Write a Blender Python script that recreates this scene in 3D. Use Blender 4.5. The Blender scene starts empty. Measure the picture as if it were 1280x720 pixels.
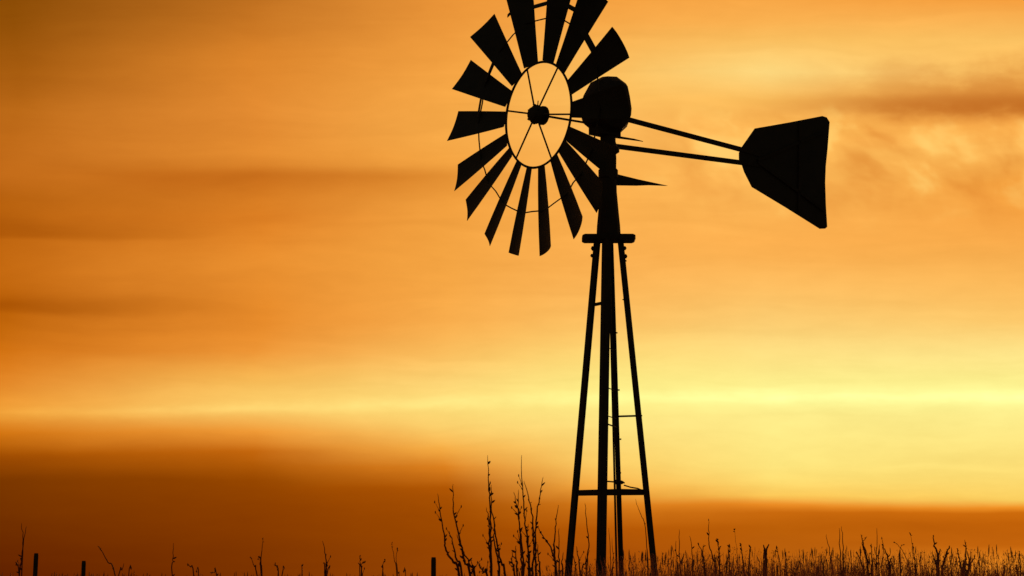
import bpy, math, random
from mathutils import Vector

random.seed(11)
R = math.radians
sc = bpy.context.scene
COL = sc.collection

# ------------------------------------------------------------------ camera numbers (eye 0.9 m above the prairie)
EYE = 0.9
F = 2713.0                    # focal length in pixels of a 1280 px wide picture
PITCH = math.atan(380.8 / F)
CP, SP = math.cos(PITCH), math.sin(PITCH)

def at(u, v, Y):
    """point in the world, on the vertical plane Y metres ahead, seen at (u, v) of the 1280x720 photograph"""
    x, y = (u - 640) / F, (360 - v) / F
    d = Vector((x, CP - y * SP, SP + y * CP))
    d *= Y / d.y
    return Vector((d.x, d.y, d.z + EYE))

# ------------------------------------------------------------------ mesh helpers
class MB:
    def __init__(self): self.v, self.f = [], []
    def add(self, vs, fs):
        n = len(self.v); self.v += [tuple(p) for p in vs]; self.f += [tuple(i + n for i in q) for q in fs]
    def tube(self, pts, rad, sides=8, cap=True):
        pts = [Vector(p) for p in pts]
        if not hasattr(rad, '__len__'): rad = [rad] * len(pts)
        vs, fs, ref = [], [], None
        for i, p in enumerate(pts):
            t = (pts[min(i + 1, len(pts) - 1)] - pts[max(i - 1, 0)]).normalized()
            if ref is None:
                ref = Vector((0, 0, 1)) if abs(t.z) < .8 else Vector((1, 0, 0))
            a = (ref - t * ref.dot(t)).normalized(); b = t.cross(a); ref = a
            for k in range(sides):
                an = 2 * math.pi * k / sides
                vs.append(p + (a * math.cos(an) + b * math.sin(an)) * rad[i])
        for i in range(len(pts) - 1):
            for k in range(sides):
                k2 = (k + 1) % sides
                fs.append((i * sides + k, i * sides + k2, (i + 1) * sides + k2, (i + 1) * sides + k))
        if cap:
            fs.append(tuple(range(sides))[::-1])
            fs.append(tuple((len(pts) - 1) * sides + k for k in range(sides)))
        self.add(vs, fs)
    def ring(self, c, ax1, ax2, r, rad, n=72, sides=6):
        vs, fs = [], []
        nrm = ax1.cross(ax2).normalized()
        for i in range(n):
            an = 2 * math.pi * i / n
            d = ax1 * math.cos(an) + ax2 * math.sin(an)
            for k in range(sides):
                b = 2 * math.pi * k / sides
                vs.append(c + d * (r + rad * math.cos(b)) + nrm * rad * math.sin(b))
        for i in range(n):
            for k in range(sides):
                i2, k2 = (i + 1) % n, (k + 1) % sides
                fs.append((i * sides + k, i2 * sides + k, i2 * sides + k2, i * sides + k2))
        self.add(vs, fs)
    def bar(self, p, q, side, up, w, t):
        """box beam from p to q, w wide along side, t thick along up"""
        vs = []
        for e in (p, q):
            for sx, sy in ((-1, -1), (1, -1), (1, 1), (-1, 1)):
                vs.append(e + side * (sx * w / 2) + up * (sy * t / 2))
        self.add(vs, [(3, 2, 1, 0), (4, 5, 6, 7), (0, 1, 5, 4), (1, 2, 6, 5), (2, 3, 7, 6), (3, 0, 4, 7)])
    def rings(self, rows, cap=True):
        """loft through closed rings of equal length"""
        n = len(rows[0]); vs = [p for r in rows for p in r]; fs = []
        for i in range(len(rows) - 1):
            for k in range(n):
                k2 = (k + 1) % n
                fs.append((i * n + k, i * n + k2, (i + 1) * n + k2, (i + 1) * n + k))
        if cap:
            fs.append(tuple(range(n))[::-1]); fs.append(tuple((len(rows) - 1) * n + k for k in range(n)))
        self.add(vs, fs)
    def blob(self, c, ra, rb, axis, n=6):
        """small pointed bud: ra long half-axis along axis, rb round it"""
        axis = axis.normalized()
        a = axis.orthogonal().normalized(); b = axis.cross(a)
        rows = []
        for t, s in ((-1, .25), (-.5, .85), (.1, 1), (.6, .65), (1, .12)):
            rows.append([c + axis * (ra * t) + (a * math.cos(2 * math.pi * k / n) + b * math.sin(2 * math.pi * k / n)) * rb * s for k in range(n)])
        self.rings(rows)
    def build(self, name, mat, parent=None, origin=None, smooth=False):
        o0 = Vector(origin) if origin is not None else Vector((0, 0, 0))
        me = bpy.data.meshes.new(name)
        me.from_pydata([tuple(Vector(p) - o0) for p in self.v], [], self.f)
        me.validate(); me.update()
        if smooth:
            for p in me.polygons: p.use_smooth = True
        me.materials.append(mat)
        o = bpy.data.objects.new(name, me); COL.objects.link(o)
        if parent is not None: o.parent = parent
        else: o.location = o0
        return o

def empty(name, loc, label, cat, group=None):
    o = bpy.data.objects.new(name, None); COL.objects.link(o)
    o.location = loc; o.empty_display_size = .2
    o['label'] = label; o['category'] = cat
    if group: o['group'] = group
    return o

# ------------------------------------------------------------------ materials
def mat(name, c1, c2, scale, rough=.7, metal=0.0, translucent=0.0, bump=0.0, tint=None):
    m = bpy.data.materials.new(name); m.use_nodes = True
    nt = m.node_tree; N, L = nt.nodes, nt.links
    bs = N['Principled BSDF']; out = N['Material Output']
    tc = N.new('ShaderNodeTexCoord'); nz = N.new('ShaderNodeTexNoise')
    nz.inputs['Scale'].default_value = scale; nz.inputs['Detail'].default_value = 6
    nz.inputs['Roughness'].default_value = .65
    L.new(tc.outputs['Object'], nz.inputs['Vector'])
    cr = N.new('ShaderNodeValToRGB')
    cr.color_ramp.elements[0].position = .35; cr.color_ramp.elements[1].position = .68
    cr.color_ramp.elements[0].color = (*c1, 1); cr.color_ramp.elements[1].color = (*c2, 1)
    L.new(nz.outputs['Fac'], cr.inputs['Fac']); L.new(cr.outputs['Color'], bs.inputs['Base Color'])
    bs.inputs['Roughness'].default_value = rough; bs.inputs['Metallic'].default_value = metal
    if bump:
        bp = N.new('ShaderNodeBump'); bp.inputs['Strength'].default_value = bump; bp.inputs['Distance'].default_value = .01
        L.new(nz.outputs['Fac'], bp.inputs['Height']); L.new(bp.outputs['Normal'], bs.inputs['Normal'])
    if translucent:
        tr = N.new('ShaderNodeBsdfTranslucent'); tr.inputs['Color'].default_value = (*tint, 1)
        mx = N.new('ShaderNodeMixShader'); mx.inputs['Fac'].default_value = translucent
        L.new(bs.outputs[0], mx.inputs[1]); L.new(tr.outputs[0], mx.inputs[2]); L.new(mx.outputs[0], out.inputs['Surface'])
    return m

M_STEEL = mat('weathered_steel', (.026, .016, .011), (.055, .034, .022), 9, .75, .0, bump=.3)
M_BLADE = mat('weathered_sheet', (.026, .018, .014), (.05, .035, .025), 6, .7, .0)
M_WOOD = mat('old_post_wood', (.03, .022, .017), (.06, .045, .032), 14, .9, bump=.5)
M_STEM = mat('dry_stem', (.14, .05, .03), (.30, .11, .06), 30, .8, translucent=.35, tint=(.30, .08, .03))
M_GRASS = mat('dry_grass_blade', (.16, .07, .045), (.42, .21, .14), 3, .8, translucent=.22, tint=(.35, .09, .04))
M_EARTH = mat('prairie_soil', (.05, .035, .022), (.10, .075, .045), .4, .95, bump=.6)

# ------------------------------------------------------------------ ground: one sheet to the horizon
g = MB()
rows = []
xs = [-6000, -1500, -400, -120, -50, -25, -12, -6, 0, 6, 12, 25, 50, 120, 400, 1500, 6000]
ys = [-3000, -600, -150, -50, -20, -8, 0, 6, 12, 18, 24, 32, 45, 70, 120, 260, 700, 2500, 9000]
gv = []
for y in ys:
    for x in xs:
        near = max(0, 1 - math.hypot(x, y - 20) / 60)
        gv.append((x, y, -.05 + near * random.uniform(-.03, .03)))
nx = len(xs)
gf = [(j * nx + i, j * nx + i + 1, (j + 1) * nx + i + 1, (j + 1) * nx + i) for j in range(len(ys) - 1) for i in range(nx - 1)]
g.add(gv, gf)
ground = g.build('ground', M_EARTH, smooth=True)
ground['kind'] = 'structure'

# ------------------------------------------------------------------ the windmill
MX, MY = 1.057, 23.449
ROOT = Vector((MX, MY, 0))
mill = empty('windmill', ROOT, 'dark steel farm windpump with many-bladed wheel and tail vane on a four-legged tower', 'windmill')
PHI = R(52.8)
AX = Vector((math.sin(PHI), math.cos(PHI), 0))         # wheel axis, pointing from the wheel to the tail
HX = Vector((math.cos(PHI), -math.sin(PHI), 0))        # level direction in the wheel's plane
UP = Vector((0, 0, 1))
HUB = Vector((.281, 22.86, 5.09 + EYE))
WR = 1.52

def part(mb, name, m, parent=mill, smooth=False):
    return mb.build(name, m, parent, origin=ROOT, smooth=smooth)

# --- tower legs
SKEW = R(13)
DIRS = {'front': Vector((-math.sin(SKEW), -math.cos(SKEW), 0)), 'right': Vector((math.cos(SKEW), -math.sin(SKEW), 0)),
        'back': Vector((math.sin(SKEW), math.cos(SKEW), 0)), 'left': Vector((-math.cos(SKEW), math.sin(SKEW), 0))}
def halfd(z): return .503 - (z - EYE - .176) * .0935
def corner(k, z): return Vector((MX + {'back': .036, 'front': -.024, 'right': .010}.get(k, 0) * max(0, min(1.15, 1 - (z - EYE - 1.0) / 2.8)), MY, z)) + DIRS[k] * halfd(z)
ZP = 3.81 + EYE
def angle_leg(k, size, thick=.008):
    p, q = corner(k, -.25), corner(k, ZP)
    out = DIRS[k]; tan = UP.cross(out)
    mb = MB()
    for s in (1, -1):
        d = (-out + tan * s).normalized()              # each flange runs back from the outer corner
        n = d.cross(UP).normalized()
        mb.bar(p + d * size / 2, q + d * size / 2, d, n, size, thick)
    return mb
for k, size in (('front', .071), ('left', .086), ('right', .076), ('back', .036)):
    part(angle_leg(k, size), 'leg', M_STEEL)

# --- girts: a full square of angle bars low down, odd pieces higher up
def girt(a, b, z, w, t=.02, shrink=.0, tilt={}):
    mb = MB(); p, q = corner(a, z + tilt.get(a, 0)), corner(b, z + tilt.get(b, 0)); d = (q - p).normalized()
    p, q = p + d * shrink, q - d * shrink
    inw = (Vector((MX, MY, z)) - (p + q) / 2).normalized()
    mb.bar(p + inw * .022, q + inw * .022, UP, inw, w, t)
    mb.bar(p + inw * .050 + UP * (w / 2 - .006), q + inw * .050 + UP * (w / 2 - .006), inw, UP, .034, .007)
    part(mb, 'girt', M_STEEL)
for a, b in (('left', 'front'), ('front', 'right'), ('right', 'back'), ('back', 'left')):
    girt(a, b, 1.066 + EYE, .062, tilt={'front': -.018, 'back': .03})
girt('left', 'front', 3.106 + EYE, .034, .015)
mb = MB(); p, q = corner('back', 1.915 + EYE), corner('right', 1.89 + EYE)
mb.tube([p, q], .0105, 6); part(mb, 'brace_rod', M_STEEL)
mb = MB(); p, q = corner('front', 1.80 + EYE), corner('back', 1.79 + EYE)
mb.tube([p, q], .009, 6); part(mb, 'brace_rod', M_STEEL)
for z, r_ in ((1.885, .006), (2.19, .006), (2.63, .005)):
    mb = MB(); mb.tube([corner('front', z + EYE), corner('back', z + EYE)], r_, 6); part(mb, 'brace_rod', M_STEEL)
for u, v in ((770.5, 416), (773.2, 487.5), (775.3, 549), (775.0, 591)):     # short step pegs up the rear leg
    mb = MB(); p = at(u, v, MY + .3); mb.tube([p - Vector((.03, 0, 0)), p, p + Vector((.012, 0, 0))], [.006, .008, .009], 6); part(mb, 'step_peg', M_STEEL)
for u, v in ((781.5, 374.5), (782, 326), (787.5, 416)):
    mb = MB(); p = at(u, v, MY - .1); mb.tube([p - Vector((.03, 0, 0)), p, p + Vector((.010, 0, 0))], [.006, .009, .010], 6); part(mb, 'step_peg', M_STEEL)

# --- pump rod beside the back leg, its guide, a slack wire
mb = MB()
pr_top = Vector((MX + .01, MY, 3.7 + EYE)); pr_bot = at(771.0, 720, MY + .25); pr_bot2 = at(768.2, 735, MY + .25)
pr = [pr_top, at(763.6, 412, MY + .06), at(766.2, 520, MY + .14), at(768.9, 630, MY + .2), pr_bot, Vector((pr_bot.x + .005, pr_bot.y, -.1))]
mb.tube(pr, .0115, 8); part(mb, 'pump_rod', M_STEEL)
mb = MB()
a, b = at(757, 601.5, MY + .1), at(781, 603.5, MY + .1)
mb.tube([a, a.lerp(b, .5), b], .008, 6)
mb.blob(at(776.5, 603, MY + .1), .035, .022, Vector((1, 0, 0)), 8)
mb.blob(at(769, 602.5, MY + .1), .03, .018, UP, 8)
part(mb, 'rod_guide', M_STEEL)
mb = MB()
mb.tube([at(780, 606.5, MY + .1), at(788, 609, MY + .06), at(797, 610.5, MY), at(806, 614.5, MY - .1)], .0075, 6)
part(mb, 'slack_wire', M_STEEL)

# --- bolt heads on the legs
def bolts(spots):
    for k, z, s in spots:
        mb = MB(); c = corner(k, z) + DIRS[k] * .004
        tan = UP.cross(DIRS[k]); mb.blob(c + DIRS[k] * .006, .017, s, DIRS[k], 6)
        part(mb, 'bolt', M_STEEL)
bolts([('left', 3.735 + EYE, .028), ('left', 3.655 + EYE, .022), ('right', 3.725 + EYE, .024), ('right', 3.635 + EYE, .026),
       ])

# --- platform and the stub above it
mb = MB()
c = Vector((MX, MY, 3.832 + EYE)); n = 8
HR = Vector((1, 0, 0)); DP = Vector((0, 1, 0))
rows = []
for dz, gsh in ((-.024, .965), (-.016, 1.0), (.028, 1.0), (.036, .965)):
    rr = []
    for sx, sy in ((-.29, -.10), (-.27, -.15), (.27, -.15), (.29, -.10), (.29, .10), (.27, .15), (-.27, .15), (-.29, .10)):
        rr.append(c + HR * sx * gsh + DP * sy * gsh + UP * dz)
    rows.append(rr)
mb.rings(rows); part(mb, 'platform', M_WOOD)
mb = MB()
rows = []
for z, r_ in ((3.872, .136), (3.98, .130), (4.10, .118), (4.35, .096), (4.60, .092), (4.80, .089)):
    rows.append([Vector((MX, MY, z + EYE)) + (Vector((math.cos(a), math.sin(a), 0)) * r_) for a in [2 * math.pi * (k + .5) / 12 for k in range(12)]])
mb.rings(rows); part(mb, 'mast', M_STEEL)
mb = MB()                                                    # clamp collar with furl spring boss
rows = []
for z, r_ in ((4.50, .095), (4.515, .108), (4.60, .108), (4.615, .095)):
    rows.append([Vector((MX, MY, z + EYE)) + (Vector((math.cos(a), math.sin(a), 0)) * r_) for a in [2 * math.pi * k / 14 for k in range(14)]])
mb.rings(rows); part(mb, 'collar', M_STEEL)

# --- things in the plane of mast and wheel axis
MAST = Vector((MX, MY, 0))
def sz(s, z, off=0.0): return MAST + AX * s + HX * off + UP * (z + EYE)
def plate(poly, t, name, m, parent=mill, off=0.0):
    mb = MB()
    mb.rings([[sz(s, z, off - t / 2) for s, z in poly], [sz(s, z, off + t / 2) for s, z in poly]])
    return part(mb, name, m, parent)
plate([(.07, 4.572), (.413, 4.546), (.62, 4.535), (.86, 4.523), (.60, 4.500), (.412, 4.473), (.07, 4.438)], .02, 'furl_lever', M_STEEL)
# --- turntable and gear case
mb = MB(); rows = []
for z, r_ in ((4.785, .10), (4.80, .125), (4.85, .125), (4.87, .10), (4.92, .085), (5.0, .085)):
    rows.append([MAST + UP * (z + EYE) + (Vector((math.cos(a), math.sin(a), 0)) * r_) for a in [2 * math.pi * k / 16 for k in range(16)]])
mb.rings(rows); part(mb, 'turntable', M_STEEL)
plate([(-.40, 4.792), (-.26, 4.822), (-.05, 4.845), (-.05, 4.775), (-.26, 4.775)], .05, 'furl_arm', M_STEEL)
gear = MB()
prof = [(-.27, 5.09), (-.31, 5.20), (-.28, 5.42), (-.175, 5.585), (-.075, 5.64), (.06, 5.655), (.195, 5.595), (.232, 5.46), (.262, 5.295), (.252, 5.2), (.205, 5.09), (.10, 5.0), (-.10, 5.0)]
cs, cz = -.02, 5.28
rows = []
for off, k in ((-.20, .50), (-.165, .80), (-.09, .97), (0, 1), (.09, .97), (.165, .80), (.20, .50)):
    rows.append([sz(cs + (s - cs) * k, cz + (z - cz) * k, off) for s, z in prof])
gear.rings(rows); hood = part(gear, 'gearbox_hood', M_STEEL)
mb = MB()
mb.bar(sz(-.20, 5.03), sz(.11, 5.02), HX, UP, .18, .09)
part(mb, 'gear_case', M_STEEL)
mb = MB(); mb.tube([sz(.10, 5.0, -.05), sz(.42, 5.004, -.05), sz(.55, 5.0, -.05)], [.016, .011, .004], 6); part(mb, 'grease_rod', M_STEEL)

# --- wheel: everything that turns
wheel = bpy.data.objects.new('wheel', None); COL.objects.link(wheel); wheel.parent = mill
def wp(th, r, ax=0.0):
    a = R(th); return HUB + (HX * math.cos(a) + UP * math.sin(a)) * r + AX * ax
ANG = [-83.3, -104.3, -124.2, -145.0, -161.8, -184.9, -207.2, -230.9, -258.7, -288.7, -312.6, -340.7, -365.0, -389.5, -404.5, -421.3]
CW = {2: (.74, 1.0), 4: (.85, .97), 9: (1.3, 1.0), 3: (.82, .95), 1: (.9, 1.1), 16: (.95, 1.08), 15: (1.1, 1.06), 12: (1.0, 1.0), 7: (1.18, 1.05), 6: (1.1, 1.02), 10: (1.05, .98), 8: (1.15, 1.03)}
def blade(th, ki, ko, seed):
    rnd = random.Random(seed)
    th = R(th); rad = HX * math.cos(th) + UP * math.sin(th); tan = -HX * math.sin(th) + UP * math.cos(th)
    NS, NC = 5, 7
    db = rnd.uniform(-1.2, 1.2)
    top, bot = [], []
    for i in range(NS):
        f = i / (NS - 1)
        r = WR * (.381 + (1.005 - .381) * f)
        ch = WR * (.106 * ki + (.246 * ko - .106 * ki) * f); be = R(9.5 + (20.4 + db - 9.5) * f)
        d = tan * math.cos(be) - AX * math.sin(be); nrm = tan * math.sin(be) + AX * math.cos(be)
        for j in range(NC):
            c = j / (NC - 1) * 2 - 1
            cam = (1 - c * c) * .048 * ch
            tipround = -.004 * WR * (c ** 4) * (f ** 6)
            p = HUB + rad * (r + tipround) + d * (c * ch / 2) + nrm * (cam - .01) - AX * (.034 * f)
            top.append(p + nrm * .002); bot.append(p - nrm * .002)
    mb = MB(); n = len(top); fs = []
    for i in range(NS - 1):
        for j in range(NC - 1):
            a = i * NC + j
            fs.append((a, a + 1, a + NC + 1, a + NC)); fs.append((n + a, n + a + NC, n + a + NC + 1, n + a + 1))
    for j in range(NC - 1):
        fs.append((j, n + j, n + j + 1, j + 1)); a = (NS - 1) * NC + j; fs.append((a, a + 1, n + a + 1, n + a))
    for i in range(NS - 1):
        a = i * NC; fs.append((a, a + NC, n + a + NC, n + a)); a = i * NC + NC - 1; fs.append((a, n + a, n + a + NC, a + NC))
    mb.add(top + bot, fs)
    return part(mb, 'blade', M_BLADE, wheel)
for i, th in enumerate(ANG):
    blade(th, *CW.get(i + 1, (1, 1)), i)
mb = MB(); mb.ring(HUB, HX, UP, WR * .377, .0135); part(mb, 'inner_rim', M_STEEL, wheel)
mb = MB(); loop = []
for i, th in enumerate(ANG):                                   # straight lengths of rod from blade to blade
    nx_ = ANG[i + 1] if i + 1 < len(ANG) else ANG[0] - 360
    loop.append(wp(th, WR * .705, -.014)); loop.append(wp(th * .45 + nx_ * .55, WR * (.690 + .008 * math.sin(i * 2.1)), -.014))
loop.append(loop[0])
mb.tube(loop, .0078, 6, cap=False); part(mb, 'outer_rim', M_STEEL, wheel)
for th in (109.7, 52.9, 165.5, -133.4, -66.0, -9.5):
    mb = MB(); mb.tube([wp(th, .05, -.03), wp(th, WR * .377)], .0095, 6); part(mb, 'spoke', M_STEEL, wheel)
for th, r, ln, w in ((163.4, .712, .15, .060), (143.5, .708, .13, .055), (112.2, .865, .035, .045), (87.6, .79, .12, .05), (60.2, .794, .13, .05), (35.5, .712, .18, .07)):
    a = R(th); rad = HX * math.cos(a) + UP * math.sin(a); tan = -HX * math.sin(a) + UP * math.cos(a)
    mb = MB(); c = HUB + rad * (r * WR) - AX * .012
    mb.bar(c - tan * ln, c + tan * ln, (rad * .94 + AX * .34).normalized(), (rad * -.34 + AX * .94).normalized(), w, .008)
    part(mb, 'rim_strap', M_STEEL, wheel)
mb = MB(); rows = []
for ax, r_ in ((-.105, .035), (-.095, .07), (-.07, .082), (-.045, .105), (-.02, .105), (-.015, .078), (.045, .078), (.05, .104), (.075, .104), (.085, .05)):
    rows.append([HUB + AX * ax + (HX * math.cos(a) + UP * math.sin(a)) * r_ for a in [2 * math.pi * k / 16 for k in range(16)]])
mb.rings(rows)
for k in range(6):
    th = 25 + 60 * k
    mb.blob(wp(th, .098, -.05), .03, .014, AX)
mb.tube([wp(80, .08, -.02), wp(80, .15, -.02)], .006, 5)
part(mb, 'hub', M_STEEL, wheel)
mb = MB(); mb.tube([HUB + AX * .05, HUB + AX * .72], .0125, 8); part(mb, 'shaft', M_STEEL, wheel)

# --- tail
tail = bpy.data.objects.new('tail', None); COL.objects.link(tail); tail.parent = mill
VP = [(1.970, 5.037), (2.017, 5.112), (2.228, 5.359), (2.80, 5.508), (3.336, 5.655), (3.41, 5.648), (3.458, 5.598), (3.415, 5.27), (3.378, 5.05), (3.362, 4.85), (3.366, 4.58), (3.381, 4.312), (3.345, 4.288), (3.264, 4.278), (2.70, 4.478), (2.166, 4.658), (2.05, 4.82), (2.013, 4.901), (1.970, 4.952)]
plate(VP, .012, 'vane', M_BLADE, tail)
for (a0, z0, a1, z1) in ((2.25, 4.98, 3.33, 5.45), (2.25, 4.96, 3.33, 4.50), (2.9, 4.44, 2.95, 5.52)):
    mb = MB(); p, q = sz(a0, z0, .016), sz(a1, z1, .016); d = (q - p).normalized()
    mb.bar(p, q, d.cross(HX).normalized(), HX, .035, .018); part(mb, 'vane_rib', M_STEEL, tail)
def arm(a, b):
    mb = MB(); p, q = sz(*a), sz(*b); d = (q - p).normalized(); s = d.cross(HX).normalized()
    mb.bar(p, q, s, HX, .052, .03); part(mb, 'tail_arm', M_STEEL, tail)
arm((.16, 5.216), (2.30, 5.058)); arm((.06, 4.880), (2.30, 4.932))

# ------------------------------------------------------------------ fence posts on the left
def post(u, v, Y, w, label, lean=0.0):
    p = at(u, v, Y)
    root = empty('fence_post', (p.x, p.y, 0), label, 'fence post', 'fence posts in the grass on the left')
    mb = MB(); rows = []
    H = p.z
    for f, k in ((-.3 / H, 1.05), (.3, 1.0), (.7, .97), (.975, .95), (1.0, .80)):
        rows.append([Vector((p.x + lean * (f - 1) * H, p.y, f * H)) + Vector((math.cos(a), math.sin(a), 0)) * w / 2 * k * (1 + .06 * math.sin(3 * a)) for a in [2 * math.pi * i / 10 for i in range(10)]])
    mb.rings(rows)
    mb.build('post_shaft', M_WOOD, root, origin=(p.x, p.y, 0))
    for z in (.45, .8, 1.02):
        c = MB(); c.ring(Vector((p.x + lean * (z - H), p.y, z)), Vector((1, 0, 0)), Vector((0, 1, 0)), w / 2 + .002, .003, 16, 5)
        c.build('wire_tie', M_STEEL, root, origin=(p.x, p.y, 0))
post(45.3, 691.5, 26, .058, 'leftmost and tallest-looking dark fence post near the left edge of the grass', .02)
post(104.8, 701, 28, .058, 'shorter dark fence post, second from the left, standing alone in sparse grass', .01)
post(542, 696.5, 26, .062, 'dark fence post right beside the leaning twiggy shrub')

# ------------------------------------------------------------------ shrubs and weeds, each stem its own part
def stem_pts(px, Y, dy, Yb):
    pts = []
    n = len(px)
    for i, (u, v) in enumerate(px):
        pts.append(at(u, v, Y + dy * (1 - i / max(1, n - 1))))
    e = pts[-1]; e0 = pts[-2]
    d = (e - e0); sl = d.x / max(.05, -d.z) * .35
    sl = max(-.35, min(.35, sl))
    pts.append(Vector((e.x + sl * e.z, Yb, -.05)))
    return pts
def smooth(pts, k=4):
    out = []
    for i in range(len(pts) - 1):
        p0, p1, p2, p3 = pts[max(i - 1, 0)], pts[i], pts[i + 1], pts[min(i + 2, len(pts) - 1)]
        for j in range(k):
            t = j / k
            out.append(.5 * ((2 * p1) + (p2 - p0) * t + (2 * p0 - 5 * p1 + 4 * p2 - p3) * t * t + (3 * p1 - p0 - 3 * p2 + p3) * t ** 3))
    out.append(pts[-1]); return out
def stem_mesh(pts, r0, r1, bud, rnd, budsize=1.0, tiphead=0.0, jit=.003):
    """tapering stem from tip to ground, knobbly, with side buds and short spurs"""
    pts = smooth(pts, 5)
    n = len(pts)
    for i in range(1, n - 1): pts[i] = pts[i] + Vector((rnd.gauss(0, jit), rnd.gauss(0, jit), 0))
    rad = [r0 + (r1 - r0) * (i / (n - 1)) ** .7 for i in range(n)]
    mb = MB(); mb.tube(pts, rad, 5)
    k = 0
    for i in range(1, n - 1):
        if pts[i].z < .75: break
        L_ = (pts[i + 1] - pts[i]).length
        cnt = bud * L_ * 10 * min(1, i / 4)
        m = int(cnt) + (1 if rnd.random() < cnt - int(cnt) else 0)
        for _ in range(m):
            c = pts[i].lerp(pts[i + 1], rnd.random())
            up = (pts[i] - pts[i + 1]).normalized()
            side = Vector((rnd.uniform(-1, 1), rnd.uniform(-1, 1), 0)).normalized()
            d = (up * rnd.uniform(.5, 1.3) + side).normalized()
            ln = rnd.uniform(.008, .024) * budsize
            mb.blob(c + d * ln * .9, ln, ln * rnd.uniform(.22, .5), d, 5)
            if rnd.random() < .17:
                q = c + d * rnd.uniform(.04, .09) + UP * .03
                mb.tube([c, c.lerp(q, .6), q], [.0028, .0022, .001], 4)
                mb.blob(q, .012 * budsize, .005 * budsize, UP, 5)
    if tiphead:
        up = (pts[0] - pts[2]).normalized()
        for q in range(rnd.randint(3, 6)):                       # ragged seed head strung along the last few centimetres
            t = rnd.random() ** 1.5
            c = pts[0] - up * tiphead * 2.2 * t
            d = (up * rnd.uniform(.3, 1.2) + Vector((rnd.uniform(-1, 1), rnd.uniform(-1, 1), rnd.uniform(-.5, .3))) * .8).normalized()
            ln = tiphead * rnd.uniform(.3, .65)
            mb.blob(c + d * ln * .6, ln, ln * rnd.uniform(.25, .5), d, 5)
    return mb
def plant(name, label, cat, Y, stems, group=None, r0=.0015, r1=.008, bud=.8, budsize=1.0, head=0.0, seed=0, spread=.12):
    rnd = random.Random(seed * 77 + 5)
    b = [s[-1] for s in stems]; um = sum(p[0] for p in b) / len(b)
    base = at(um, 720, Y); base = Vector((base.x, Y, 0))
    root = empty(name, base, label, cat, group)
    for s in stems:
        dy = rnd.uniform(-spread, spread)
        mb = stem_mesh(stem_pts(s, Y + rnd.uniform(-.03, .03), dy, Y + rnd.uniform(-.05, .05)), r0, r1 * rnd.uniform(.85, 1.1), bud, rnd, budsize, head)
        mb.build('stem', M_STEM, root, origin=base)
    return root

SH = 'tall twiggy shrubs left of the tower'
plant('shrub', 'twiggy shrub with two long stems leaning left beside the fence post', 'shrub', 17, [
    [(547, 617), (551, 645), (556, 672), (557, 688), (566, 703), (575, 722)],
    [(566.5, 605), (566, 630), (571, 658), (577, 685), (582, 705), (588, 722)],
    [(571, 668), (577, 685), (588, 708), (594, 724)],
    [(562, 664), (566, 680), (571, 700), (578, 722)],
    [(598, 706), (605, 716), (610, 726)], [(590, 700), (592, 712), (594, 724)]], SH, r1=.011, bud=1.8, seed=1)
plant('shrub', 'tall slender shrub whose single spire rises highest left of the fuller bush', 'shrub', 17.5, [
    [(609.5, 569), (610.5, 600), (612, 622), (613, 650), (613, 680), (614.5, 722)],
    [(614, 606), (614, 630), (618, 655), (621, 680), (627, 705), (632, 722)],
    [(608, 634), (611, 650), (611, 678), (613, 700), (614, 722)],
    [(619, 655), (617, 675), (622, 700), (624, 722)]], SH, r1=.011, bud=1.8, seed=2)
plant('shrub', 'fullest shrub, a fan of many upright stems just left of the tower legs', 'shrub', 17, [
    [(652, 569), (652, 595), (654, 622), (656, 650), (659, 676), (661, 722)],
    [(642, 615), (646, 632), (649, 655), (651, 690), (652, 722)],
    [(655, 601), (661, 622), (665, 646), (667, 680), (666, 722)],
    [(679, 596), (675, 618), (671, 645), (669, 680), (670, 722)],
    [(648, 612), (648, 640), (651, 670), (654, 700), (655, 722)],
    [(672, 658), (680, 672), (688, 684), (693, 700), (696, 722)],
    [(645, 682), (645, 700), (646, 722)], [(660, 655), (660, 680), (663, 722)],
    [(672, 680), (673, 700), (676, 722)], [(640, 690), (641, 706), (644, 724)]], SH, r1=.010, bud=1.8, seed=3, spread=.2)
plant('shrub', 'thin young shrub almost touching the left tower leg', 'shrub', 18, [
    [(698, 631), (695, 655), (693, 680), (694, 722)], [(699, 660), (698, 690), (699, 722)],
    [(691, 680), (693, 695), (694, 722)], [(704, 690), (702, 705), (703, 722)]], SH, r1=.009, bud=.7, seed=4)
plant('weed_stalk', 'slim weed stalk rising between the left and front tower legs', 'weed', 19, [
    [(731, 629), (733, 650), (736, 680), (733, 700), (733, 722)], [(720, 683), (723, 697), (725, 722)],
    [(737, 688), (731, 705), (727, 722)], [(715, 690), (719, 705), (719, 724)]], None, r1=.008, bud=.8, seed=5)
plant('weed_stalk', 'pair of thin weed stalks between the front and rear tower legs', 'weed', 25.5, [
    [(761, 660), (763, 690), (764, 722)], [(765, 672), (766, 700), (766, 722)]], None, r1=.007, bud=.4, seed=6)
plant('weed_stalk', 'bent weed tip curving down against the right tower leg below the crossbar', 'weed', 25, [
    [(794, 624), (798, 636), (803, 647), (806, 655), (809, 690), (811, 722)]], None, r1=.007, bud=.1, seed=7)
G1 = 'dry weeds scattered on the left'
W = 'weed_stalk'
plant(W, 'tall faint weed with forked tip, just left of the leftmost post', 'weed', 20, [
    [(27, 654), (29, 675), (28, 695), (24, 722)], [(33, 658), (29, 680), (27, 722)], [(22, 708), (24, 722)]], G1, r1=.008, bud=.5, seed=8)
plant(W, 'weed leaning left with a drooping seed tip, right of the second post', 'weed', 20, [
    [(123, 683), (128, 690), (135, 703), (145, 722)]], G1, r1=.007, bud=.2, head=.03, seed=9)
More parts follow.
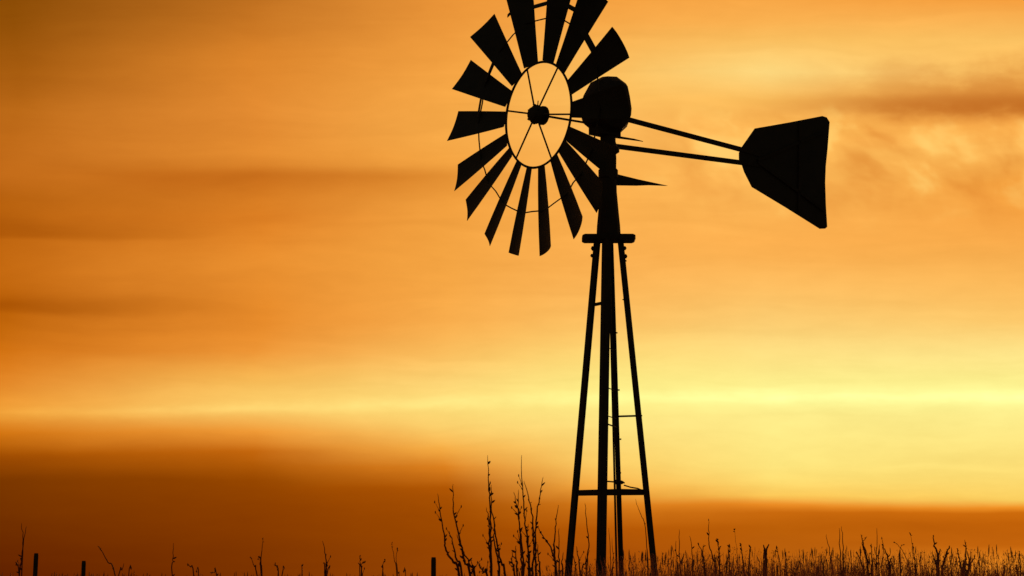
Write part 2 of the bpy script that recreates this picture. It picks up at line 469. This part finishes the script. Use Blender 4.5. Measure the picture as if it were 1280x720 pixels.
plant(W, 'short pair of weeds in a narrow V right of the drooping stalk', 'weed', 21, [
    [(155, 704), (152, 713), (148, 722)], [(163, 708), (161, 722)]], G1, r1=.007, bud=.3, seed=10)
plant(W, 'single straight bare weed halfway between the second post and the shrubs', 'weed', 20, [
    [(217, 679), (216, 700), (215, 722)]], G1, r1=.007, bud=.25, seed=11)
plant(W, 'low weed with two nodding seed tips near the straight bare weed', 'weed', 20, [
    [(234, 704), (238, 709), (242, 722)], [(263, 716), (268, 716), (272, 723)], [(246, 714), (248, 723)]], G1, r1=.007, bud=.3, head=.022, seed=12)
plant(W, 'hooked dark weed with a bead-like seed head high above it', 'weed', 20, [
    [(329, 672), (327, 690), (326, 706), (328, 722)], [(323, 699), (325, 696), (325, 705), (327, 722)], [(313, 695), (318, 708), (322, 722)]], G1, r0=.0008, r1=.008, bud=.3, head=.02, seed=13)
plant(W, 'spiky upright weed with buds all along it', 'weed', 19, [
    [(403, 676), (407, 694), (408, 708), (408, 722)], [(412, 712), (408, 722)], [(404, 704), (406, 722)]], G1, r1=.01, bud=.9, seed=14)
plant(W, 'branching weed carrying clusters of dark seed heads, left of the third post', 'weed', 19.5, [
    [(450, 694), (450, 705), (452, 722)], [(455, 703), (450, 708), (450, 722)], [(449, 704), (452, 712), (453, 722)]], G1, r0=.001, r1=.006, bud=.1, head=.026, seed=15)
plant(W, 'weed with one round seed head on a hair-thin stalk, close to the third post', 'weed', 19.5, [
    [(490, 678), (493, 700), (496, 722)], [(482, 699), (478, 708), (478, 722)], [(497, 686), (495, 704), (497, 722)], [(505, 714), (508, 724)]], G1, r0=.001, r1=.006, bud=.15, head=.022, seed=16)
plant(W, 'short budded weed between the spiky and hooked weeds', 'weed', 20, [
    [(377, 708), (378, 722)], [(346, 710), (348, 722)], [(356, 712), (352, 722)]], G1, r1=.008, bud=.7, seed=17)
G2 = 'dry weeds standing above the grass on the right'
plant(W, 'slender needle-tipped weed with a dark seed head, tallest of those just right of the tower', 'weed', 19, [
    [(886, 650), (886, 670), (887, 683), (892, 700), (895, 722)], [(872, 679), (877, 690), (882, 722)], [(880, 681), (878, 692), (881, 722)]], G2, r1=.008, bud=.5, head=.016, seed=18)
plant(W, 'reddish weed with paired upright stems nearest the right tower leg', 'weed', 20, [
    [(845, 676), (846, 700), (848, 722)], [(849, 662), (849, 690), (851, 722)], [(862, 670), (865, 690), (866, 722)]], G2, r1=.007, bud=.7, seed=19)
plant(W, 'leafy-topped weed with a broad ragged head behind the grass', 'weed', 20, [
    [(896, 674), (899, 690), (899, 722)], [(900, 683), (898, 700), (900, 722)], [(912, 682), (911, 700), (913, 722)]], G2, r1=.009, bud=.9, head=.03, seed=20)
plant(W, 'weed with one dark bead at the top of an invisible-thin stalk', 'weed', 20, [
    [(918, 662), (921, 690), (923, 722)]], G2, r0=.0006, r1=.004, bud=.05, head=.018, seed=21)
plant(W, 'plump-headed weed left of the stubby forked stem', 'weed', 20, [
    [(938, 684), (937, 695), (936, 722)], [(926, 680), (928, 700), (930, 722)]], G2, r1=.010, bud=1.2, head=.03, seed=22)
plant(W, 'stubby thick stem forking into a small Y at the top', 'weed', 19, [
    [(954, 681), (956, 690), (957, 700), (956, 722)], [(961, 680), (957.5, 690), (957, 700), (955.5, 722)]], G2, r0=.003, r1=.022, bud=.25, seed=23)
plant(W, 'faint weed with a round tuft, right of the stubby forked stem', 'weed', 21, [
    [(971, 685), (974, 700), (976, 722)], [(967, 700), (968, 722)], [(982, 690), (983, 722)]], G2, r0=.001, r1=.006, bud=.3, head=.03, seed=24)
plant(W, 'tall bare weed with twin parallel stems in mid grass', 'weed', 20, [
    [(1049, 660), (1050, 685), (1051, 722)], [(1052, 658), (1054, 685), (1055, 722)], [(1033, 668), (1037, 690), (1040, 722)]], G2, r1=.007, bud=.3, seed=25)
plant(W, 'bushy weed with a fork of seed heads and dark leaves', 'weed', 19, [
    [(1076, 668), (1080, 682), (1084, 700), (1086, 722)], [(1082, 672), (1078, 680), (1082, 694), (1085, 722)], [(1089, 681), (1090, 700), (1090, 722)], [(1071, 690), (1078, 708), (1080, 722)]], G2, r1=.011, bud=1.2, head=.02, seed=26)
plant(W, 'thin straight weed right behind the bushy forked one', 'weed', 21, [
    [(1096, 660), (1096, 690), (1095, 722)], [(1099, 680), (1098, 700), (1099, 722)]], G2, r1=.007, bud=.4, seed=27)
plant(W, 'dark weed leaning left with thick lower leaves', 'weed', 19, [
    [(1103, 681), (1108, 692), (1111, 706), (1113, 722)], [(1114, 696), (1112, 708), (1113, 722)]], G2, r1=.013, bud=1.4, head=.018, seed=28)
plant(W, 'wiry weed with scattered seed specks on arching branches', 'weed', 20.5, [
    [(1118, 678), (1124, 683), (1133, 698), (1138, 722)], [(1129, 681), (1126, 684), (1124, 700), (1126, 722)], [(1141, 680), (1143, 695), (1145, 722)], [(1138, 667), (1142, 690), (1144, 722)]], G2, r0=.0008, r1=.005, bud=.2, head=.018, seed=29)
plant(W, 'robust dark weed with a tapering spike and side shoots, thickest on the right', 'weed', 18.5, [
    [(1167, 670), (1168, 682), (1172, 695), (1173, 722)], [(1175, 686), (1173, 697), (1173, 722)], [(1187, 682), (1184, 690), (1181, 700), (1178, 722)], [(1171, 700), (1172, 722)]], G2, r0=.002, r1=.015, bud=1.2, head=.016, seed=30)
plant(W, 'bristly weed clump near the right edge with a crown of fine tips', 'weed', 18.5, [
    [(1197, 685), (1199, 700), (1202, 722)], [(1206, 676), (1208, 695), (1206, 722)], [(1204, 700), (1204, 722)], [(1214, 690), (1212, 705), (1210, 722)], [(1219, 693), (1213, 707), (1209, 722)]], G2, r1=.012, bud=1.2, head=.014, seed=31)
plant(W, 'low weed tuft rightmost in the grass, against the bright glow', 'weed', 19, [
    [(1247, 708), (1248, 722)], [(1275, 692), (1276, 722)], [(1270, 708), (1272, 722)], [(1256, 710), (1254, 722)]], G2, r1=.008, bud=.7, head=.012, seed=32)

# ------------------------------------------------------------------ the grass sea (nobody could count it)
rnd = random.Random(3)
gb = MB()
def blade_g(x, y, h, lean, w, head):
    n = 4; a = rnd.uniform(0, math.pi); dx, dy = math.cos(a) * w / 2, math.sin(a) * w / 2
    la = rnd.uniform(0, 2 * math.pi); lx, ly = math.cos(la) * lean, math.sin(la) * lean
    vs = []
    for i in range(n):
        f = i / (n - 1); k = 1 - f * .85
        cx, cy, cz = x + lx * f * f, y + ly * f * f, -.06 + h * (f - .12 * lean / max(h, .1) * f * f)
        vs += [(cx - dx * k, cy - dy * k, cz), (cx + dx * k, cy + dy * k, cz)]
    gb.add(vs, [(2 * i, 2 * i + 1, 2 * i + 3, 2 * i + 2) for i in range(n - 1)])
    if head:
        c = (Vector(vs[-1]) + Vector(vs[-2])) / 2; ax = Vector((lx, ly, h)).normalized()
        if head > .5:                                           # loose panicle: specks strung round the tip
            for _ in range(rnd.randint(3, 7)):
                q = c - ax * rnd.uniform(0, .11) + Vector((rnd.gauss(0, .012), rnd.gauss(0, .012), rnd.gauss(0, .01)))
                gb.blob(q, rnd.uniform(.004, .009), rnd.uniform(.0015, .0035), (ax + Vector((rnd.gauss(0, .5), rnd.gauss(0, .5), 0))), 4)
        else:
            gb.blob(c, head, head * .11, ax, 5)
def dens(u):
    """how tall and thick the grass stands, by bearing: sparse on the left, thick on the right"""
    t = max(0, min(1, (u - 560) / 320)); t = t * t * (3 - 2 * t)
    return t
N_GRASS = 42000
TUFTS = []
for _ in range(520):
    ty = 15 + 20 * rnd.random() ** 1.3
    TUFTS.append((rnd.uniform(-.30, .30) * ty, ty, rnd.gauss(0, .06), rnd.uniform(.04, .16)))
for i in range(N_GRASS):
    tuft = i % 5 < 3                                            # most blades stand in tussocks, the rest between them
    if tuft:
        cx_, cy_, ch_, sg_ = TUFTS[int(rnd.random() * len(TUFTS))]
        x, Y = cx_ + rnd.gauss(0, sg_), cy_ + rnd.gauss(0, sg_)
    else:
        Y = 14.5 + 25 * rnd.random() ** 1.2
        x = rnd.uniform(-.30, .30) * Y
    u = 640 + 2713 * x / Y
    t = dens(u)
    clump = math.sin(x * 2.3 + 1.7 * math.sin(Y * .9)) * math.sin(Y * 1.1 + x * .7) + .6 * math.sin(x * 5.1 + Y)
    if rnd.random() > .5 + .5 * t: continue
    h = EYE + .125 + .12 * t + (.05 + .03 * t) * clump + rnd.gauss(0, .055)
    if tuft: h += ch_ * (.4 + .6 * t) + .02
    r = rnd.random()
    if r < .06 + .05 * t: h += abs(rnd.gauss(0, .09))
    h = min(h, EYE + Y * (.011 + .0125 * t))
    hd = rnd.random()
    hd = 1 if hd < .24 else rnd.uniform(.02, .045) if hd < .34 else 0
    blade_g(x, Y, h, abs(rnd.gauss(0, .2)) * h, rnd.uniform(.004, .012), hd)
grass = gb.build('dry_grass', M_GRASS)
grass['kind'] = 'stuff'

# ------------------------------------------------------------------ light
SUN_AZ, SUN_EL = R(11.5), R(4.0)
sd = Vector((math.sin(SUN_AZ) * math.cos(SUN_EL), math.cos(SUN_AZ) * math.cos(SUN_EL), math.sin(SUN_EL)))
ld = bpy.data.lights.new('sun', 'SUN'); ld.energy = 2.5; ld.angle = R(2.5); ld.color = (1, .50, .20)
lo = bpy.data.objects.new('sun', ld); COL.objects.link(lo)
lo.rotation_euler = (-sd).to_track_quat('-Z', 'Y').to_euler()

# ------------------------------------------------------------------ sky: Nishita dusk with a banded sunset cloud deck in front of the sun
wd = bpy.data.worlds.new('World'); sc.world = wd; wd.use_nodes = True
nt = wd.node_tree; N, L = nt.nodes, nt.links
for n_ in list(N): N.remove(n_)
def val(x):
    return x
def M(op, a, b=None, c=None, clamp=False):
    n_ = N.new('ShaderNodeMath'); n_.operation = op; n_.use_clamp = clamp
    for i, x in enumerate((a, b, c)):
        if x is None: continue
        if hasattr(x, 'links'): L.new(x, n_.inputs[i])
        else: n_.inputs[i].default_value = x
    return n_.outputs[0]
def SM(x, a, b, lo_=0.0, hi_=1.0):
    n_ = N.new('ShaderNodeMapRange'); n_.interpolation_type = 'SMOOTHSTEP'
    L.new(x, n_.inputs['Value']); n_.inputs['From Min'].default_value = a; n_.inputs['From Max'].default_value = b
    n_.inputs['To Min'].default_value = lo_; n_.inputs['To Max'].default_value = hi_
    return n_.outputs['Result']
def LIN(x, a, b):
    n_ = N.new('ShaderNodeMapRange'); L.new(x, n_.inputs['Value'])
    n_.inputs['From Min'].default_value = a; n_.inputs['From Max'].default_value = b
    return n_.outputs['Result']
def MIX(f, a, b):
    n_ = N.new('ShaderNodeMix'); n_.data_type = 'RGBA'
    if hasattr(f, 'links'): L.new(f, n_.inputs['Factor'])
    else: n_.inputs['Factor'].default_value = f
    for k, x in (('A', a), ('B', b)):
        s = [q for q in n_.inputs if q.name == k and q.type == 'RGBA'][0]
        if hasattr(x, 'links'): L.new(x, s)
        else: s.default_value = (*x, 1)
    return [q for q in n_.outputs if q.type == 'RGBA'][0]
def MUL(col, fac):
    n_ = N.new('ShaderNodeVectorMath'); n_.operation = 'MULTIPLY'
    L.new(col, n_.inputs[0])
    if hasattr(fac, 'links'): L.new(fac, n_.inputs[1])
    else: n_.inputs[1].default_value = fac
    return n_.outputs[0]
def NOISE(x, y, z, detail=4, rough=.5):
    cx = N.new('ShaderNodeCombineXYZ')
    for i, q in enumerate((x, y, z)):
        if hasattr(q, 'links'): L.new(q, cx.inputs[i])
        else: cx.inputs[i].default_value = q
    n_ = N.new('ShaderNodeTexNoise'); n_.inputs['Scale'].default_value = 1; n_.inputs['Detail'].default_value = detail
    n_.inputs['Roughness'].default_value = rough
    L.new(cx.outputs[0], n_.inputs['Vector']); return M('SUBTRACT', n_.outputs['Fac'], .5)
tc = N.new('ShaderNodeTexCoord'); sp = N.new('ShaderNodeSeparateXYZ'); L.new(tc.outputs['Generated'], sp.inputs[0])
X, Y_, Z = sp.outputs
AZ = M('MULTIPLY', M('ARCTAN2', X, Y_), 180 / math.pi)                # bearing, degrees
rho = M('SQRT', M('SUBTRACT', 1.0, M('MULTIPLY', Z, Z)))
flat = M('MULTIPLY', rho, M('MAXIMUM', M('COSINE', M('ARCTAN2', X, Y_)), .4))
EL = M('MULTIPLY', M('ARCTANGENT', M('DIVIDE', Z, M('MAXIMUM', flat, .02))), 180 / math.pi)   # height of a level cloud bar, degrees
def el_of(v): return math.degrees(PITCH + math.atan((360 - v) / F))
def az_of(u): return math.degrees(math.atan((u - 640) / F))
# slow undulation of the bars
w1 = NOISE(M('MULTIPLY', AZ, .16), M('MULTIPLY', EL, .75), 3.1, 3, .5)
w2 = NOISE(M('MULTIPLY', AZ, .5), M('MULTIPLY', EL, 2.2), 8.7, 3, .55)
ELW = M('ADD', EL, M('ADD', M('MULTIPLY', w1, .26), M('MULTIPLY', w2, .07)))

COLS = [
 (0,   [(0,(140,76,6)),(80,(164,90,14)),(160,(190,106,24)),(220,(196,108,25)),(250,(182,96,14)),(280,(186,98,14)),(340,(200,108,18)),(380,(186,96,8)),(410,(196,104,12)),(440,(210,114,18)),(480,(228,136,40)),(515,(242,160,56)),(540,(212,118,18)),(570,(158,76,2)),(600,(124,56,0)),(660,(112,46,0)),(720,(98,34,0))]),
 (320, [(0,(192,112,32)),(80,(222,134,44)),(160,(228,140,50)),(195,(230,142,50)),(217,(208,120,34)),(240,(216,126,36)),(270,(222,128,36)),(330,(234,144,48)),(400,(232,140,44)),(440,(238,150,54)),(470,(246,182,82)),(512,(252,204,104)),(540,(240,154,54)),(565,(198,104,14)),(600,(150,70,0)),(660,(134,58,0)),(720,(122,50,0))]),
 (560, [(0,(234,148,56)),(80,(245,164,68)),(160,(247,170,73)),(200,(246,166,68)),(222,(232,150,56)),(250,(240,158,62)),(320,(246,166,68)),(400,(248,172,76)),(440,(250,190,94)),(480,(252,212,116)),(507,(254,222,122)),(530,(252,208,108)),(560,(246,172,68)),(585,(220,128,30)),(610,(176,86,4)),(660,(156,72,0)),(720,(150,68,4))]),
 (760, [(0,(246,162,66)),(60,(250,182,86)),(100,(251,190,94)),(160,(251,184,90)),(240,(249,174,78)),(320,(250,176,82)),(400,(252,192,98)),(450,(254,222,122)),(500,(255,240,138)),(530,(254,226,128)),(580,(252,204,100)),(610,(246,168,62)),(630,(216,124,26)),(660,(184,90,6)),(720,(164,76,6))]),
 (960, [(0,(248,168,72)),(50,(252,192,96)),(90,(252,214,124)),(125,(252,190,92)),(160,(250,178,82)),(220,(252,184,88)),(300,(252,176,80)),(380,(252,196,104)),(430,(254,218,126)),(475,(254,238,140)),(497,(255,248,150)),(520,(254,236,138)),(580,(253,228,124)),(620,(252,200,88)),(632,(236,140,36)),(641,(202,106,14)),(660,(186,94,8)),(690,(184,94,12)),(720,(196,102,18))]),
 (1280,[(0,(244,158,62)),(50,(252,194,98)),(85,(252,190,94)),(110,(250,180,84)),(150,(248,168,72)),(190,(250,180,84)),(230,(240,156,60)),(300,(250,172,76)),(400,(252,200,106)),(440,(254,228,136)),(475,(254,240,142)),(497,(255,250,152)),(520,(254,238,140)),(560,(254,228,126)),(626,(252,208,96)),(636,(240,144,34)),(642,(204,106,12)),(655,(192,96,8)),(682,(196,100,12)),(706,(234,136,32)),(730,(240,144,40))]),
]
def lin(c): return tuple(((x / 255) / 12.92 if x / 255 <= .04045 else ((x / 255 + .055) / 1.055) ** 2.4) for x in c)
E0, E1 = -.6, 16.4
def resample(stops, n=31):
    st = sorted((el_of(v), lin(c)) for v, c in stops)
    xs_ = [s[0] for s in st]; out = []
    keys = sorted(set([round(x, 4) for x in xs_]))
    out = [(x, c) for x, c in st]
    # one smoothing pass: add mid points between the longest gaps, monotone-cubic
    def ev(x):
        if x <= xs_[0]: return st[0][1]
        if x >= xs_[-1]: return st[-1][1]
        i = max(k for k in range(len(xs_) - 1) if xs_[k] <= x)
        h = xs_[i + 1] - xs_[i]; t = (x - xs_[i]) / h; res = []
        for ch in range(3):
            y = [s[1][ch] for s in st]
            def d(k):
                if k <= 0 or k >= len(xs_) - 1: return 0
                a = (y[k] - y[k - 1]) / (xs_[k] - xs_[k - 1]); b = (y[k + 1] - y[k]) / (xs_[k + 1] - xs_[k])
                return 0 if a * b <= 0 else 2 * a * b / (a + b)
            res.append((2*t**3-3*t*t+1)*y[i] + (t**3-2*t*t+t)*h*d(i) + (-2*t**3+3*t*t)*y[i+1] + (t**3-t*t)*h*d(i+1))
        return tuple(res)
    while len(out) < n:
        gaps = [(out[i + 1][0] - out[i][0], i) for i in range(len(out) - 1)]
        _, i = max(gaps); x = (out[i][0] + out[i + 1][0]) / 2
        out.insert(i + 1, (x, ev(x)))
    return out
POS = LIN(ELW, E0, E1)
def ramp(stops):
    n_ = N.new('ShaderNodeValToRGB'); cr = n_.color_ramp; cr.interpolation = 'LINEAR'
    rs = resample(stops)
    for i, (x, c) in enumerate(rs):
        p = max(0, min(1, (x - E0) / (E1 - E0)))
        e = cr.elements[i] if i < 2 else cr.elements.new(p)
        e.position = p; e.color = (*c, 1)
    L.new(POS, n_.inputs['Fac']); return n_.outputs['Color']
AZW = M('ADD', AZ, M('MULTIPLY', NOISE(M('MULTIPLY', AZ, .25), M('MULTIPLY', EL, .4), 1.3, 2), 1.6))
def ramp_sorted(stops): return ramp(stops)
col = ramp(COLS[0][1])
for (ua, _), (ub, st) in zip(COLS[:-1], COLS[1:]):
    col = MIX(LIN(AZW, az_of(ua), az_of(ub)), col, ramp(st))
# fine streaks along the bars
s1 = NOISE(M('MULTIPLY', AZ, .17), M('MULTIPLY', M('ADD', EL, M('MULTIPLY', w1, 1.6)), 2.1), 5.5, 5, .55)
s2 = NOISE(M('MULTIPLY', AZ, .9), M('MULTIPLY', EL, 2.4), 2.2, 5, .6)
k_ = M('ADD', 1.0, M('ADD', M('MULTIPLY', s1, .21), M('MULTIPLY', s2, .12)))
k3 = N.new('ShaderNodeCombineXYZ')
L.new(M('POWER', k_, .75), k3.inputs[0]); L.new(k_, k3.inputs[1]); L.new(M('POWER', k_, 1.5), k3.inputs[2])
col = MUL(col, k3.outputs[0])
lb2 = M('SUBTRACT', M('ADD', EL, M('MULTIPLY', w1, .8)), el_of(384))
sb2 = M('MULTIPLY', M('MULTIPLY', SM(lb2, -.25, .0), SM(lb2, .0, .45, 1.0, 0.0)), SM(AZ, az_of(430), az_of(40)))
lb3 = M('SUBTRACT', M('ADD', EL, M('MULTIPLY', w1, .9)), el_of(292))
sb3 = M('MULTIPLY', M('MULTIPLY', SM(lb3, -.22, .0), SM(lb3, .0, .8, 1.0, 0.0)), SM(AZ, az_of(360), az_of(60)))
dk = N.new('ShaderNodeCombineXYZ'); tot = M('ADD', sb2, sb3)
for i_, a_ in enumerate((-.16, -.22, -.40)): L.new(M('ADD', 1.0, M('MULTIPLY', tot, a_)), dk.inputs[i_])
col = MUL(col, dk.outputs[0])
# ragged dark streak high on the right
e_n = NOISE(M('MULTIPLY', AZ, .62), M('MULTIPLY', EL, 1.25), 12.0, 4, .55)
ec = M('ADD', M('MULTIPLY', M('SUBTRACT', AZ, az_of(1280)), .012), el_of(131))
dd = M('SUBTRACT', M('ADD', EL, M('MULTIPLY', e_n, .5)), ec)
below = SM(dd, -.62, .04); above = SM(M('ADD', dd, M('MULTIPLY', e_n, 1.9)), .05, 1.45, 1.0, 0.0)
grow = SM(AZ, az_of(880), az_of(1290))
st_ = M('MULTIPLY', M('MULTIPLY', below, above), grow)
st_ = M('MULTIPLY', st_, M('ADD', .85, M('MULTIPLY', e_n, 1.3)), clamp=True)
col = MIX(st_, col, lin((206, 122, 44)))
core = M('MULTIPLY', M('MULTIPLY', SM(dd, -.36, .06), SM(dd, .06, .42, 1.0, 0.0)), SM(AZ, az_of(900), az_of(1200)))
col = MIX(M('MULTIPLY', core, .55), col, lin((188, 102, 30)))
# one thin bright slit right across, a little lower on the left
lc = M('ADD', el_of(497), M('MULTIPLY', SM(AZ, az_of(860), az_of(-80)), el_of(520) - el_of(497)))
ld_ = M('ABSOLUTE', M('SUBTRACT', M('ADD', EL, M('MULTIPLY', w2, .10)), lc))
sl = M('MULTIPLY', SM(ld_, .0, .30, 1.0, 0.0), M('ADD', .20, M('MULTIPLY', s2, .35)), clamp=True)
col = MIX(sl, col, MUL(col, (1.12, 1.42, 1.75)))
# thin dark bar on the left
lb = M('SUBTRACT', M('ADD', EL, M('MULTIPLY', w1, .35)), el_of(220))
sb = M('MULTIPLY', M('MULTIPLY', SM(lb, -.80, -.02), SM(lb, -.05, .30, 1.0, 0.0)), M('MULTIPLY', SM(AZ, az_of(60), az_of(230)), SM(AZ, az_of(640), az_of(470))))
col = MIX(M('MULTIPLY', sb, .65), col, MUL(col, (.86, .74, .55)))
# mottled cloudlets under the streak
m_w = NOISE(M('MULTIPLY', AZ, .5), M('MULTIPLY', EL, .6), 31.0, 2)
m_n = NOISE(M('ADD', M('MULTIPLY', AZ, .62), M('ADD', M('MULTIPLY', m_w, .8), M('MULTIPLY', EL, .25))), M('MULTIPLY', EL, .72), 20.0, 3.5, .52)
msk = M('MULTIPLY', M('MULTIPLY', SM(EL, el_of(300), el_of(205)), SM(EL, el_of(120), el_of(165))), SM(AZ, az_of(760), az_of(900)))
mk = M('ADD', 1.0, M('MULTIPLY', M('MULTIPLY', m_n, msk), 1.15))
m3 = N.new('ShaderNodeCombineXYZ')
L.new(M('POWER', mk, .5), m3.inputs[0]); L.new(mk, m3.inputs[1]); L.new(M('POWER', mk, 1.5), m3.inputs[2])
col = MUL(col, m3.outputs[0])
puff = M('MULTIPLY', SM(m_n, .02, .22), msk)
col = MIX(M('MULTIPLY', puff, .55), col, lin((254, 212, 116)))
hollow = M('MULTIPLY', SM(m_n, -.02, -.22), M('MULTIPLY', msk, SM(AZ, az_of(900), az_of(1180))))
col = MIX(M('MULTIPLY', hollow, .35), col, lin((222, 132, 44)))
# dusk everywhere else
sky = N.new('ShaderNodeTexSky'); sky.sky_type = 'NISHITA'; sky.sun_disc = False
sky.sun_elevation = SUN_EL; sky.sun_rotation = SUN_AZ; sky.air_density = 2.0; sky.dust_density = 4.0
b1 = N.new('ShaderNodeBackground'); L.new(sky.outputs[0], b1.inputs['Color']); b1.inputs['Strength'].default_value = .045
b2 = N.new('ShaderNodeBackground'); L.new(col, b2.inputs['Color']); b2.inputs['Strength'].default_value = 1.0
dt = N.new('ShaderNodeVectorMath'); dt.operation = 'DOT_PRODUCT'; L.new(tc.outputs['Generated'], dt.inputs[0])
dt.inputs[1].default_value = (0, math.cos(R(8)), math.sin(R(8)))
fac = SM(dt.outputs['Value'], math.cos(R(50)), math.cos(R(21)))
ms = N.new('ShaderNodeMixShader'); L.new(fac, ms.inputs[0]); L.new(b1.outputs[0], ms.inputs[1]); L.new(b2.outputs[0], ms.inputs[2])
ow = N.new('ShaderNodeOutputWorld'); L.new(ms.outputs[0], ow.inputs['Surface'])

# ------------------------------------------------------------------ camera and view
cd = bpy.data.cameras.new('camera'); cam = bpy.data.objects.new('camera', cd); COL.objects.link(cam)
cd.sensor_width = 36; cd.lens = 36 * F / 1280
cam.location = (0, 0, EYE); cam.rotation_euler = (math.pi / 2 + PITCH, 0, 0)
cd.clip_end = 20000
cd.dof.use_dof = True; cd.dof.focus_distance = 23.5; cd.dof.aperture_fstop = 5.6
sc.camera = cam
vs = sc.view_settings; vs.view_transform = 'Standard'; vs.look = 'None'; vs.exposure = 0; vs.gamma = 1; vs.use_curve_mapping = False
